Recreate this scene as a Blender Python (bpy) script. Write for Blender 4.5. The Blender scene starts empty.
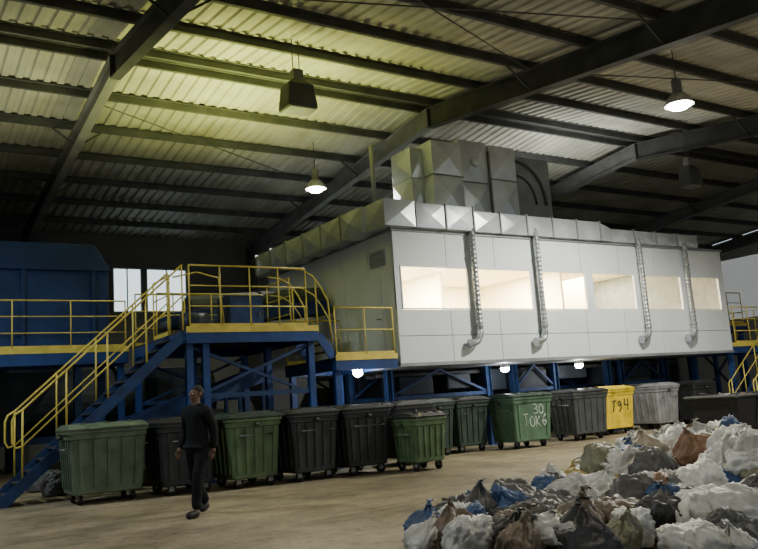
import bpy, bmesh, math, random
from mathutils import Vector, Matrix, noise
random.seed(7)
C = bpy.context.scene.collection
PI = math.pi
ORG = {}

# ------------------------------------------------------------------ materials
def M(name, col, rough=.6, metal=0., var=.25, scale=5., bump=0., emit=0., spec=.4, detail=6, bscale=None):
    m = bpy.data.materials.new(name); m.use_nodes = True
    nt = m.node_tree; N = nt.nodes; L = nt.links
    b = N['Principled BSDF']
    b.inputs['Roughness'].default_value = rough
    b.inputs['Metallic'].default_value = metal
    b.inputs['Specular IOR Level'].default_value = spec
    tc = N.new('ShaderNodeTexCoord')
    nz = N.new('ShaderNodeTexNoise'); nz.inputs['Scale'].default_value = scale; nz.inputs['Detail'].default_value = detail
    L.new(tc.outputs['Object'], nz.inputs['Vector'])
    r = N.new('ShaderNodeValToRGB')
    r.color_ramp.elements[0].position = .3; r.color_ramp.elements[1].position = .7
    r.color_ramp.elements[0].color = (*[c*(1-var) for c in col], 1)
    r.color_ramp.elements[1].color = (*[min(1, c*(1+var)) for c in col], 1)
    L.new(nz.outputs['Fac'], r.inputs['Fac']); L.new(r.outputs['Color'], b.inputs['Base Color'])
    if bump:
        n2 = N.new('ShaderNodeTexNoise'); n2.inputs['Scale'].default_value = bscale or scale*4
        L.new(tc.outputs['Object'], n2.inputs['Vector'])
        bp = N.new('ShaderNodeBump'); bp.inputs['Strength'].default_value = bump; bp.inputs['Distance'].default_value = .03
        L.new(n2.outputs['Fac'], bp.inputs['Height']); L.new(bp.outputs['Normal'], b.inputs['Normal'])
    if emit:
        b.inputs['Emission Color'].default_value = (*col, 1); b.inputs['Emission Strength'].default_value = emit
    return m

def floor_mat():
    """worn concrete: broad tone, drag streaks, mid blotches and fine dirt specks"""
    m = M('concrete_floor', (.29,.242,.152), .62, 0, .34, .3, .15, bscale=9, detail=10)
    nt = m.node_tree; N = nt.nodes; L = nt.links; b = N['Principled BSDF']
    base = b.inputs['Base Color'].links[0].from_socket
    tc = N.new('ShaderNodeTexCoord'); prev = base
    for sc, lo, hi, dark, stretch in ((1.1,.42,.62,.6,1),(6.,.5,.62,.72,1),(28.,.56,.66,.55,1),(3.,.52,.64,.68,.12)):
        mp = N.new('ShaderNodeMapping'); mp.inputs['Scale'].default_value = (stretch,1,1); mp.inputs['Rotation'].default_value = (0,0,.35 if stretch<1 else 0)
        L.new(tc.outputs['Object'], mp.inputs['Vector'])
        nz = N.new('ShaderNodeTexNoise'); nz.inputs['Scale'].default_value = sc; nz.inputs['Detail'].default_value = 8; nz.inputs['Roughness'].default_value=.65
        L.new(mp.outputs['Vector'], nz.inputs['Vector'])
        r = N.new('ShaderNodeValToRGB'); r.color_ramp.elements[0].position = lo; r.color_ramp.elements[1].position = hi
        r.color_ramp.elements[0].color = (1,1,1,1); r.color_ramp.elements[1].color = (dark,dark,dark*.98,1)
        L.new(nz.outputs['Fac'], r.inputs['Fac'])
        mx = N.new('ShaderNodeMix'); mx.data_type = 'RGBA'; mx.blend_type = 'MULTIPLY'; mx.inputs['Factor'].default_value = 1
        L.new(prev, mx.inputs[6]); L.new(r.outputs['Color'], mx.inputs[7]); prev = mx.outputs[2]
    L.new(prev, b.inputs['Base Color'])
    return m
def glass_mat():
    m = bpy.data.materials.new('clear_pane'); m.use_nodes = True
    nt = m.node_tree; nt.nodes.clear()
    o = nt.nodes.new('ShaderNodeOutputMaterial'); mx = nt.nodes.new('ShaderNodeMixShader')
    t = nt.nodes.new('ShaderNodeBsdfTransparent'); g = nt.nodes.new('ShaderNodeBsdfGlossy')
    g.inputs['Roughness'].default_value = .06; mx.inputs[0].default_value = .08
    nt.links.new(t.outputs[0], mx.inputs[1]); nt.links.new(g.outputs[0], mx.inputs[2]); nt.links.new(mx.outputs[0], o.inputs[0])
    return m

m_roof  = M('corrugated_roof', (.40,.40,.34), .6, .05, .25, .8)
m_steel = M('dark_steel', (.075,.079,.08), .6, .15, .25, 2)
m_purl  = M('purlin_steel', (.075,.08,.078), .6, .15, .25, 2)
m_steel2= M('grey_steel', (.19,.195,.19), .55, .15, .25, 1.5)
m_conc  = floor_mat()
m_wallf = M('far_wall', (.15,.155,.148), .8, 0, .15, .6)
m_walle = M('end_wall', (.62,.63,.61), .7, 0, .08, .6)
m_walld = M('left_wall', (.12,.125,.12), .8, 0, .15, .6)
m_day   = M('daylight_panel', (.74,.86,.90), .6, 0, .06, 1, emit=1.7)
m_wallglow  = M('end_wall_glow', (.66,.69,.68), .6, 0, .1, .8, emit=.34)  # glow put into a sheet so the end wall looks lit
m_frame = M('window_frame', (.30,.35,.37), .5, .2)
m_white = M('cabin_panel', (.64,.68,.70), .45, 0, .06, .7)
m_cream = M('cabin_interior', (.84,.77,.58), .7, 0, .06, .7)
m_inner = M('cabin_fitting', (.46,.42,.32), .6, 0, .15, 2)
m_seam  = M('panel_seam', (.20,.21,.21), .7)
m_galv  = M('galvanised', (.55,.59,.63), .30, .45, .2, 1.6)
m_ahu   = M('galvanised_sheet', (.62,.66,.70), .30, .3, .2, 1.4)
m_pipe  = M('spiral_pipe', (.46,.49,.52), .25, .7, .15, 2)
m_galvd = M('galvanised_dull', (.26,.275,.29), .5, .3, .25, 1.6)
m_blue  = M('blue_paint', (.014,.048,.175), .5, .1, .3, 2)
m_blued = M('dark_blue_paint', (.013,.04,.14), .5, .1, .35, 1.2)
m_mach  = M('machine_paint', (.028,.035,.05), .6, .1, .35, 1.5)
m_lat   = M('deep_blue_steel', (.013,.038,.115), .6, .1, .4, 3)  # darker, mottled tone of the blue steel
m_yel   = M('yellow_paint', (.62,.50,.09), .5, 0, .2, 4)
m_deck  = M('deck_grating', (.05,.055,.06), .7, .3, .3, 8, .3)
m_rub   = M('black_rubber', (.018,.018,.018), .8, 0, .2, 8)
m_belt  = M('conveyor_belt', (.03,.03,.03), .8, 0, .3, 3)
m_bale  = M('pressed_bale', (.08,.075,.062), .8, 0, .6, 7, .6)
m_glass = glass_mat()
m_bulb  = M('lamp_glow', (1,.97,.85), .5, 0, 0, 1, emit=60)
m_tube  = M('tube_glow', (1,1,.92), .5, 0, 0, 1, emit=40)
m_refl  = M('lamp_reflector', (.55,.55,.52), .35, .6, .1, 3)
m_chalk = M('white_paint_mark', (.40,.46,.42), .8, 0, .5, 18)
m_mark  = M('dark_paint_mark', (.08,.07,.03), .8, 0, .4, 14)

# ------------------------------------------------------------------ mesh builder
class MB:
    def __init__(s): s.v = []; s.f = []
    def add(s, vs, fs):
        n = len(s.v); s.v += [Vector(v) for v in vs]; s.f += [tuple(i+n for i in f) for f in fs]; return s
    def box(s, x0,x1,y0,y1,z0,z1):
        return s.add([(x0,y0,z0),(x1,y0,z0),(x1,y1,z0),(x0,y1,z0),(x0,y0,z1),(x1,y0,z1),(x1,y1,z1),(x0,y1,z1)],
            [(0,3,2,1),(4,5,6,7),(0,1,5,4),(1,2,6,5),(2,3,7,6),(3,0,4,7)])
    def bar(s, p, q, w, h, up=(0,0,1)):
        p = Vector(p); q = Vector(q); d = (q-p).normalized(); up = Vector(up)
        if abs(d.dot(up)) > .98: up = Vector((0,1,0))
        a = d.cross(up).normalized()*(w/2); b = a.cross(d).normalized()*(h/2)
        vs = [p-a-b,p+a-b,p+a+b,p-a+b,q-a-b,q+a-b,q+a+b,q-a+b]
        return s.add(vs, [(0,3,2,1),(4,5,6,7),(0,1,5,4),(1,2,6,5),(2,3,7,6),(3,0,4,7)])
    def tube(s, p, q, r, r2=None, n=10):
        r2 = r if r2 is None else r2
        p = Vector(p); q = Vector(q); d = (q-p).normalized()
        up = Vector((0,0,1)) if abs(d.z) < .95 else Vector((1,0,0))
        a = d.cross(up).normalized(); b = a.cross(d)
        vs = [p+(a*math.cos(2*PI*i/n)+b*math.sin(2*PI*i/n))*r for i in range(n)] + [q+(a*math.cos(2*PI*i/n)+b*math.sin(2*PI*i/n))*r2 for i in range(n)]
        fs = [(i,(i+1)%n,n+(i+1)%n,n+i) for i in range(n)] + [tuple(range(n-1,-1,-1)), tuple(range(n,2*n))]
        return s.add(vs, fs)
    def path(s, pts, r, n=8):
        """one continuous mitred tube through the points; r may be one radius or one per point"""
        pts = [Vector(p) for p in pts]; rings = []
        for i, p in enumerate(pts):
            d0 = (p-pts[i-1]).normalized() if i else (pts[1]-p).normalized()
            d1 = (pts[i+1]-p).normalized() if i < len(pts)-1 else d0
            d = (d0+d1).normalized()
            up = Vector((0,0,1)) if abs(d.z) < .95 else Vector((1,0,0))
            a = d.cross(up).normalized(); b = a.cross(d)
            if rings:
                pa = rings[-1][1]
                a = (pa - d*pa.dot(d)).normalized(); b = a.cross(d)
            rr = r[i] if isinstance(r,(list,tuple)) else r
            rings.append(([p+(a*math.cos(2*PI*k/n)+b*math.sin(2*PI*k/n))*rr for k in range(n)], a))
        return s.loft([x[0] for x in rings])
    def loft(s, rings, cap0=True, cap1=True):
        n = len(rings[0]); vs = [v for R in rings for v in R]; fs = []
        for k in range(len(rings)-1):
            for i in range(n):
                fs.append((k*n+i, k*n+(i+1)%n, (k+1)*n+(i+1)%n, (k+1)*n+i))
        if cap0: fs.append(tuple(range(n-1,-1,-1)))
        if cap1: fs.append(tuple(range((len(rings)-1)*n, len(rings)*n)))
        return s.add(vs, fs)
    def lathe(s, prof, c=(0,0,0), n=20, cap0=True, cap1=True):
        c = Vector(c)
        return s.loft([[c+Vector((r*math.cos(2*PI*i/n), r*math.sin(2*PI*i/n), z)) for i in range(n)] for r, z in prof], cap0, cap1)
    def crossbox(s, x0,x1,y0,y1,z0,z1, d=.034):
        """sheet-metal duct box whose faces carry a raised cross-break"""
        P = [(x0,y0,z0),(x1,y0,z0),(x1,y1,z0),(x0,y1,z0),(x0,y0,z1),(x1,y0,z1),(x1,y1,z1),(x0,y1,z1)]
        c = Vector(((x0+x1)/2,(y0+y1)/2,(z0+z1)/2)); vs = [Vector(p) for p in P]; fs = []
        for q in [(0,3,2,1),(4,5,6,7),(0,1,5,4),(1,2,6,5),(2,3,7,6),(3,0,4,7)]:
            m = sum((vs[i] for i in q), Vector())/4; nrm = (m-c).normalized()
            vs.append(m+nrm*d); k = len(vs)-1
            for i in range(4): fs.append((q[i], q[(i+1)%4], k))
        return s.add(vs, fs)
    def build(s, name, mat, parent=None, smooth=False, bevel=0., org=None):
        if parent is not None: o0 = ORG[parent.name]
        elif org is not None: o0 = Vector(org)
        else:
            xs=[v.x for v in s.v]; ys=[v.y for v in s.v]; zs=[v.z for v in s.v]
            o0 = Vector(((min(xs)+max(xs))/2,(min(ys)+max(ys))/2,min(zs)))
        me = bpy.data.meshes.new(name)
        me.from_pydata([v-o0 for v in s.v], [], s.f)
        bm = bmesh.new(); bm.from_mesh(me); bmesh.ops.recalc_face_normals(bm, faces=bm.faces); bm.to_mesh(me); bm.free()
        me.materials.append(mat)
        if smooth: me.polygons.foreach_set('use_smooth', [True]*len(me.polygons))
        o = bpy.data.objects.new(name, me); C.objects.link(o)
        ORG[o.name] = o0
        if parent is not None: o.parent = parent
        else: o.location = o0
        if bevel:
            b = o.modifiers.new('bevel','BEVEL'); b.width = bevel; b.segments = 2; b.limit_method = 'ANGLE'
        return o

def thing(name, label, cat, loc=(0,0,0), group=None):
    o = bpy.data.objects.new(name, None); C.objects.link(o)
    o.location = loc; o.empty_display_size = .2; ORG[o.name] = Vector(loc)
    return tag(o, label, cat, group)
def tag(o, label, cat, group=None):
    o['label'] = label; o['category'] = cat
    if group: o['group'] = group
    return o
def struct(o): o['kind'] = 'structure'; return o
def dup(root, loc, rotz=0., label=None, group=None):
    r = root.copy(); C.objects.link(r); r.location = loc; r.rotation_euler = (0,0,rotz); ORG[r.name] = Vector(loc)
    if label: r['label'] = label
    if group: r['group'] = group
    for ch in list(root.children):
        c = ch.copy(); C.objects.link(c); c.parent = r
        for g in list(ch.children):
            d = g.copy(); C.objects.link(d); d.parent = c
    return r
def rrect(w, d, z, r=.08, n=4, cx=0, cy=0):
    out = []
    for sx, sy, a0 in ((1,1,0),(-1,1,PI/2),(-1,-1,PI),(1,-1,1.5*PI)):
        for k in range(n+1):
            a = a0+PI/2*k/n
            out.append(Vector((cx+sx*(w/2-r)+r*math.cos(a), cy+sy*(d/2-r)+r*math.sin(a), z)))
    return out
GLY = {'3':[[(0,.95),(.35,1),(.6,.8),(.4,.55),(.15,.5)],[(.3,.52),(.62,.35),(.5,.05),(.2,0),(0,.1)]],
 '0':[[(.3,1),(.05,.75),(.05,.25),(.3,0),(.55,.2),(.6,.7),(.3,1)]],'O':[[(.3,.95),(.02,.7),(.05,.25),(.32,.02),(.58,.25),(.55,.75),(.3,.95)]],
 'T':[[(0,.95),(.62,1)],[(.32,.97),(.28,0)]],'K':[[(.05,1),(.08,0)],[(.55,.95),(.1,.48),(.6,0)]],
 '6':[[(.55,1),(.2,.75),(.05,.3),(.3,0),(.55,.2),(.45,.45),(.1,.35)]],'9':[[(.52,.72),(.3,1),(.05,.78),(.22,.52),(.52,.72),(.5,.3),(.2,0)]],
 '4':[[(.1,1),(.05,.5),(.6,.48)],[(.5,1),(.48,0)]]}
def hand_paint(s, size, w, mat, parent, org, th):
    """brushed letters on the leaning front face of a bin, one part per letter"""
    up = Vector((0,-math.sin(th),math.cos(th))); ex = Vector((1,0,0)); x0 = -.37*size*len(s); o = Vector(org)
    for i, ch in enumerate(s):
        b = MB(); dy = random.uniform(-.12,.12)*size; sl = random.uniform(-.12,.12); sz = size*random.uniform(.88,1.12)
        for st in GLY[ch]:
            P = [o+ex*(x0+i*.78*size+p[0]*sz+sl*p[1]*sz)+up*((p[1]-.5)*sz+dy) for p in st]
            for a,c in zip(P[:-1],P[1:]): b.bar(a,c,.012,w*random.uniform(.55,1.35),ex.cross(up).cross((c-a).normalized()))
        b.build('painted_letter', mat, parent)

# ------------------------------------------------------------------ hall shell
RY, RZ = 17.7, 10.0
NS, FS = .125, .097
Y0, Y1 = -6.0, 31.5
XA, XB = -6.0, 41.0
def roofz(y): return RZ - (NS*(RY-y) if y < RY else FS*(y-RY))
struct(MB().box(XA-12,XB+12,-45,Y1+.3,-.2,0).build('floor', m_conc, org=(0,0,0)))
mb = MB(); P = []; pitch = .32; x = XA
while x < XB:
    P += [(x,0),(x+.13,0),(x+.17,.05),(x+.28,.05)]; x += pitch
n = len(P); vs = []; fs = []
for y in (Y0-.4, RY, Y1+.3):
    vs += [(px, y, roofz(y)+pz) for px, pz in P]
for r in range(2):
    for i in range(n-1): fs.append((r*n+i, r*n+i+1, (r+1)*n+i+1, (r+1)*n+i))
mb.add(vs, fs); struct(mb.build('ceiling', m_roof, org=(0,0,0)))
WZ0, WZ1 = 5.55, 7.35
wins = [(7.7,8.85),(9.02,10.7),(16.5,18.2),(20,21.8),(24,25.8)]
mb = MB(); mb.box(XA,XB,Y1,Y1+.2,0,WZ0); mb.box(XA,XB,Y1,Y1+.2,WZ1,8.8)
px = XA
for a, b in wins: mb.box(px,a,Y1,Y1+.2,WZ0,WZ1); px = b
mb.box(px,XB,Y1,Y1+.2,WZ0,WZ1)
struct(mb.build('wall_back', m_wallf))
for i,(a,b) in enumerate(wins):
    w = struct(MB().box(a,b,Y1+.08,Y1+.12,WZ0,WZ1).build('window_%d'%(i+1), m_day))
    f = MB()
    f.box(a,b,Y1-.03,Y1+.07,WZ0,WZ0+.05).box(a,b,Y1-.03,Y1+.07,WZ1-.05,WZ1).box(a,a+.05,Y1-.03,Y1+.07,WZ0+.05,WZ1-.05).box(b-.05,b,Y1-.03,Y1+.07,WZ0+.05,WZ1-.05)
    f.box((a+b)/2-.02,(a+b)/2+.02,Y1-.02,Y1+.07,WZ0+.05,WZ1-.05)
    f.build('window_frame', m_frame, w)
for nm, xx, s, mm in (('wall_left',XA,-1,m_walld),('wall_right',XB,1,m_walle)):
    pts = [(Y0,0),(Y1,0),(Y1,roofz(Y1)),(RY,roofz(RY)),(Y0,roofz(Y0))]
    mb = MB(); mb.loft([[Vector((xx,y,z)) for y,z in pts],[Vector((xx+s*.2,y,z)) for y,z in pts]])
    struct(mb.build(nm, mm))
w = struct(MB().box(XB-.04,XB-.01,19.5,30.5,4.6,8.0).build('window_%d'%(len(wins)+1), m_wallglow))  # glowing sheet added to brighten the plain end wall
MB().box(XB-.07,XB-.01,19.44,19.5,4.54,8.06).box(XB-.07,XB-.01,30.5,30.56,4.54,8.06).box(XB-.07,XB-.01,19.5,30.5,4.54,4.6).box(XB-.07,XB-.01,19.5,30.5,8.0,8.06).build('window_frame', m_walle, w)  # pale edging round the added glow sheet

# ------------------------------------------------------------------ steel frames and purlins
frameX = [4.46+9.04*i for i in range(-1,5)]
fl = ['outside the picture at the left end','crossing the roof on the left, leftmost in the picture','in the middle of the roof, above the galvanised air unit',
      'right of the air unit, second from the right end','near the right end wall','standing against the right end wall']
PD = .22
for i, X in enumerate(frameX):
    r = thing('portal_frame','dark steel portal frame '+fl[i],'roof frame',(X,RY,0),'portal frames of the hall')
    def ztop(y): return roofz(y)-PD
    for ya, yb, hub, mm in ((Y0+.4,RY,.58,m_steel),(RY,Y1-.3,.50,m_steel2)):
        ye = ya if ya < RY else yb
        def dep(y): return hub + (.28*max(0,1-abs(y-ye)/4.0))
        ys = [ya+(yb-ya)*k/8 for k in range(9)]
        b = MB()
        b.loft([[Vector((X-.012,y,ztop(y))),Vector((X+.012,y,ztop(y))),Vector((X+.012,y,ztop(y)-dep(y))),Vector((X-.012,y,ztop(y)-dep(y)))] for y in ys])
        o = b.build('rafter', mm, r)
        for q, nm2 in ((0,'top_flange'),(1,'bottom_flange')):
            c = MB(); c.loft([[Vector((X-.12,y,ztop(y)-q*dep(y)+.01)),Vector((X+.12,y,ztop(y)-q*dep(y)+.01)),Vector((X+.12,y,ztop(y)-q*dep(y)-.015)),Vector((X-.12,y,ztop(y)-q*dep(y)-.015))] for y in ys])
            c.build(nm2, mm, o)
    b = MB().box(X-.12,X+.12,RY-.02,RY+.02,ztop(RY)-.6,ztop(RY)); b.build('ridge_plate', m_steel, r)
    for yy in (Y0+.4, Y1-.3):
        c = MB(); c.box(X-.012,X+.012,yy-.2,yy+.2,0,ztop(yy)-.3).box(X-.13,X+.13,yy-.22,yy-.2,0,ztop(yy)-.1).box(X-.13,X+.13,yy+.2,yy+.22,0,ztop(yy)-.1)
        c.build('column', m_steel, r)
    y = RY-.3-1.95*2
    while y > Y0+3:                                   # stays from the bottom flange up to the purlins
        for s in (-1,1): MB().bar((X,y,ztop(y)-.55),(X+s*.85,y,ztop(y)+.06),.045,.045).build('fly_brace', m_purl, r)
        y -= 3.9
    y = RY+.3+1.95*2
    while y < Y1-2:
        for s in (-1,1): MB().bar((X,y,ztop(y)-.48),(X+s*.75,y,ztop(y)+.06),.045,.045).build('fly_brace', m_purl, r)
        y += 3.9
ordn = ['first','second','third','fourth','fifth','sixth','seventh','eighth','ninth','tenth','eleventh','twelfth','thirteenth']
def purlin(y, label):
    z = roofz(y)
    b = MB(); b.box(XA+.1,XB-.1,y-.012,y+.012,z-PD+.01,z-.012); b.box(XA+.1,XB-.1,y,y+.08,z-PD+.008,z-PD+.028); b.box(XA+.1,XB-.1,y-.08,y,z-.034,z-.014)
    tag(b.build('roof_purlin', m_purl), label, 'purlin', 'purlins under the roof sheets')
for k in range(7): purlin(RY+.3+1.95*k, 'long dark purlin on the far roof slope, %s down from the ridge' % ordn[k])
for k in range(12): purlin(RY-.3-1.95*k, 'long dark purlin on the near roof slope, %s down from the ridge' % ordn[k])
for (xa,ya,xb,yb,dz,t) in ((4.6,13.2,13.3,9.5,0,'running toward the camera from the left frame'),(4.6,9.5,13.3,13.2,-.05,'running toward the camera from the middle frame'),
                        (4.6,20.0,13.3,24.0,0,'on the far slope above the railed platforms'),(13.6,20.0,22.4,24.0,0,'behind the air unit'),(13.7,13.2,22.4,9.5,0,'above the right-hand lit lamp')):
    za = roofz(ya)-PD-.1+dz; zb = roofz(yb)-PD-.1+dz
    tag(MB().tube((xa,ya,za),(xb,yb,zb),.016,n=6).build('bracing_rod', m_purl),'thin diagonal bracing rod under the roof, '+t,'rod','bracing rods')

# ------------------------------------------------------------------ lamps
def lamp():
    r = thing('high_bay_lamp','','lamp')
    MB().lathe([(.33,0),(.32,.03),(.26,.16),(.15,.28),(.10,.30)],n=24,cap0=False).build('reflector', m_refl, r, True)
    MB().lathe([(.10,.30),(.115,.32),(.115,.62),(.08,.66)],n=18).build('ballast_housing', m_steel2, r, True)
    MB().path([(0,0,.66),(0,0,1.0)],.012).build('hanger', m_steel, r)
    MB().lathe([(.01,-.12),(.18,-.08),(.24,.0),(.16,.14),(.04,.26)],n=16).build('bulb', m_bulb, r, True)
    return r
L0 = lamp()
lit = [(15.7,11.0,7.75,'lit bell lamp under the roof at the upper right, beside the middle frame'),
       (11.45,21.2,8.1,'lit bell lamp above the left side of the white cabin'),
       (4.0,4.5,6.9,'bell lamp added for more light above the camera side, outside the picture'),  # unseen lamp added to raise the light on the near floor
       (20.0,5.0,7.0,'bell lamp added for more light over the right of the sack heap, outside the picture'),  # unseen lamp added to raise the light on the heap side
       (-1.8,14.5,7.9,'bell lamp added to brighten the left machinery, outside the picture')]  # unseen cool lamp added because the left side was too dark
for i,(x,y,z,lb) in enumerate(lit):
    hz = roofz(y)-.03
    if i == 0:
        r = L0; r.location = (x,y,z); r['label'] = lb; r['group'] = 'lit lamps'
    else: r = dup(L0,(x,y,z),0,lb,'lit lamps')
    rod = [c for c in r.children if c.name.startswith('hanger')][0]
    me = rod.data.copy(); rod.data = me
    for v in me.vertices:
        if v.co.z > .8: v.co.z = hz-z
    ld = bpy.data.lights.new('lamp_light','SPOT'); ld.energy = (3000,1000,420,1500,1500)[i]; ld.shadow_soft_size = .2
    ld.spot_size = math.radians(165); ld.spot_blend = .5
    ld.color = ((1,.96,.85),(1,.98,.86),(1,.9,.7),(1,.95,.82),(.80,.90,1))[i]
    lo = bpy.data.objects.new('lamp_light', ld); lo.location = (x,y,z-.34); C.objects.link(lo)
for (x,y,z,s,lb) in ((7.8,15.05,7.95,.72,'unlit square box lamp hanging under the left roof bay'),(21.9,15.3,7.5,.62,'unlit square box lamp hanging under the right roof bay')):
    r = thing('box_lamp',lb,'lamp',(x,y,z))
    b = MB(); b.loft([rrect(s,s*.8,z,.05,3,x,y),rrect(s,s*.8,z+.1,.05,3,x,y),rrect(s*.86,s*.7,z+.55,.05,3,x,y),rrect(s*.5,s*.4,z+.68,.05,3,x,y)]); b.build('housing', m_steel, r)
    b = MB(); b.loft([rrect(s*.9,s*.7,z-.02,.05,3,x,y),rrect(s*.9,s*.7,z,.05,3,x,y)]); b.build('lens', m_galvd, r)
    MB().box(x-.12,x+.12,y-.1,y+.1,z+.68,z+.95).build('ballast_box', m_steel2, r)
    for d in (-.08,.08): MB().tube((x+d,y,z+.95),(x+d,y,roofz(y)-.02),.012).build('hanger', m_steel, r)
# added lights without fixtures brighten the roof sheets: yellow-green glow left of centre, cooler spill elsewhere
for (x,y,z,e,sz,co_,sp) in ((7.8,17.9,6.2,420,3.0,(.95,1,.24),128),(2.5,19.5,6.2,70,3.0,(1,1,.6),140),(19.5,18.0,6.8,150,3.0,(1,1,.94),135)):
    ld = bpy.data.lights.new('roof_fill','AREA'); ld.shape='DISK'; ld.size=sz; ld.energy=e; ld.color=co_; ld.spread=math.radians(sp)
    lo = bpy.data.objects.new('roof_fill',ld); lo.location=(x,y,z); lo.rotation_euler=(PI,0,0); C.objects.link(lo)

# ------------------------------------------------------------------ sorting cabin
CX0,CX1,CY0,CY1,CZ0,CZ1 = 10.5,23.5,15.7,23.0,2.26,5.50
cab = thing('sorting_cabin','long white panelled cabin with a window strip, raised on blue steel legs','cabin',(17,19.3,0))
wx = [(10.66,12.76),(13.02,14.95),(15.32,17.04),(17.3,19.12),(19.55,21.28),(21.68,23.22)]
WB, WT = 3.56, 4.64
b = MB()
def strip(z0,z1,step):
    x = CX0
    while x < CX1-.05:
        x2 = min(CX1, x+step); b.box(x+.009,x2-.009,CY0,CY0+.06,z0,z1); x = x2
strip(CZ0,2.90,1.6); strip(2.916,WB-.01,1.6); strip(WT+.01,CZ1,1.6)
px = CX0
for a,c in wx: b.box(px,a,CY0,CY0+.06,WB-.01,WT+.01); px = c
b.box(px,CX1,CY0,CY0+.06,WB-.01,WT+.01)
b.build('front_wall', m_white, cab)
MB().box(CX0,CX1,CY0+.061,CY0+.075,CZ0,WB-.015).box(CX0,CX1,CY0+.061,CY0+.075,WT+.015,CZ1).build('panel_backing', m_seam, cab)
def side(X, s):
    c = MB(); y = CY0
    while y < CY1-.05:
        y2 = min(CY1,y+1.22)
        c.box(min(X,X+s*.06),max(X,X+s*.06),y+.009,y2-.009,CZ0,CZ1); y = y2
    c.build('side_wall', m_white, cab)
    MB().box(min(X+s*.061,X+s*.08),max(X+s*.061,X+s*.08),CY0+.08,CY1,CZ0,CZ1).build('panel_backing', m_seam, cab)
side(CX0,1); side(CX1,-1)
MB().box(CX0,CX1,CY1-.06,CY1,CZ0,CZ1).build('rear_wall', m_cream, cab)
MB().box(CX0+.09,CX1-.09,CY0+.08,CY1-.07,CZ0+.0,CZ0+.12).build('cabin_floor', m_cream, cab)
MB().box(CX0+.09,CX1-.09,CY0+.08,CY1-.07,CZ1-.12,CZ1).build('cabin_ceiling', m_cream, cab)
MB().box(CX0-.05,CX1+.05,CY0-.04,CY1+.04,CZ1,CZ1+.07).build('cabin_roof', m_galvd, cab)
MB().box(CX0-.02,CX1+.02,CY0-.02,CY1+.02,CZ0-.08,CZ0).build('base_frame', m_galvd, cab)
for a,c in wx:
    f = MB(); t=.03
    f.box(a,c,CY0-.015,CY0+.05,WB,WB+t).box(a,c,CY0-.015,CY0+.05,WT-t,WT).box(a,a+t,CY0-.015,CY0+.05,WB+t,WT-t).box(c-t,c,CY0-.015,CY0+.05,WB+t,WT-t)
    w = f.build('window', m_white, cab)
    MB().box(a+t,c-t,CY0+.015,CY0+.022,WB+t,WT-t).build('pane', m_glass, w)
for xx,yy in ((15.1,20.0),(19.3,18.9),(21.45,19.6)): MB().box(xx,xx+.08,yy,CY1-.07,CZ0+.12,CZ1-.12).build('partition', m_cream, cab)
for x0,x1,z1 in ((11.9,12.8,4.05),(13.6,14.3,4.3),(16.2,17.4,4.2),(20.1,20.9,4.1)): MB().box(x0,x1,21.9,22.9,CZ0+.12,z1).build('tool_locker', m_inner, cab)
v = MB().box(CX0-.03,CX0,16.05,16.75,4.72,5.12); 
for i in range(6): v.box(CX0-.045,CX0-.03,16.07,16.73,4.75+i*.06,4.78+i*.06)
v.build('vent_grille', m_galv, cab)
d = MB().box(CX0-.03,CX0,16.3,17.2,2.5,4.45).build('cabin_door', m_white, cab)
MB().path([(CX0-.03,16.4,3.4),(CX0-.08,16.4,3.4),(CX0-.08,16.52,3.4)],.012).build('door_handle', m_steel, d)
lx = [10.8,12.9,14.9,17.0,19.1,21.2,23.2]
LZ = CZ0-.08
def legpost(x,yy):
    c = MB().box(x-.09,x+.09,yy-.012,yy+.012,.02,LZ).box(x-.09,x-.075,yy-.09,yy+.09,.02,LZ).box(x+.075,x+.09,yy-.09,yy+.09,.02,LZ).box(x-.16,x+.16,yy-.16,yy+.16,0,.02)
    c.build('leg', m_lat, cab)
for x in (11.2,14.5,15.5,17.1,19.4,20.0,22.1): legpost(x,17.4)
for yy in (18.7,22.6):
    for x in lx: legpost(x,yy)
for yy,ll in ((17.4,[11.2,14.5]),(17.4,[15.5,17.1]),(17.4,[20.0,22.1]),(18.7,lx),(22.6,lx)):
    for k in range(len(ll)-1):
        a,c = ll[k],ll[k+1]; q = MB(); mid=(a+c)/2
        q.bar((a,yy,1.45),(c,yy,1.45),.07,.1); q.bar((a,yy,1.47),(mid,yy,LZ-.03),.06,.06).bar((mid,yy,LZ-.03),(c,yy,1.47),.06,.06)
        q.build('lattice_beam', m_lat, cab)
for x in (12.3,15.4,18.5,21.6):
    c = MB(); c.loft([rrect(.7,.8,1.05,.03,2,x,20.4),rrect(1.5,1.8,1.75,.03,2,x,20.4),rrect(1.5,1.8,LZ,.03,2,x,20.4)]); c.build('chute', m_mach, cab)
for x0,x1,z0,z1 in ((11.6,12.7,1.5,2.0),(13.2,14.0,1.6,2.02),(14.7,15.3,1.5,2.1),(15.7,16.9,1.45,2.02),(17.4,18.6,1.7,2.1),(19.5,19.9,1.45,2.02),(20.2,21.6,1.6,2.0)):
    MB().box(x0,x1,17.5,18.4,z0,z1).build('gear_box', m_mach, cab, bevel=.03)
for y in (17.65,18.15): MB().tube((11,y,2.05),(23,y,2.05),.05,n=8).build('cable_conduit', m_steel, cab)
for i,x in enumerate((12.5,17.0,21.3)):
    ld = bpy.data.lights.new('cabin_light','AREA'); ld.shape='RECTANGLE'; ld.size=2.6; ld.size_y=1.8; ld.energy=(4000,2500,1150)[i]; ld.color=(1,.90,.64)
    lo = bpy.data.objects.new('cabin_light',ld); lo.location=(x,20.2,CZ1-.16); C.objects.link(lo)
b = MB().box(11.3,22.9,17.6,18.6,2.75,2.9).box(11.3,22.9,17.55,17.6,2.4,3.0).box(11.3,22.9,18.6,18.65,2.4,3.0)
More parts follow.
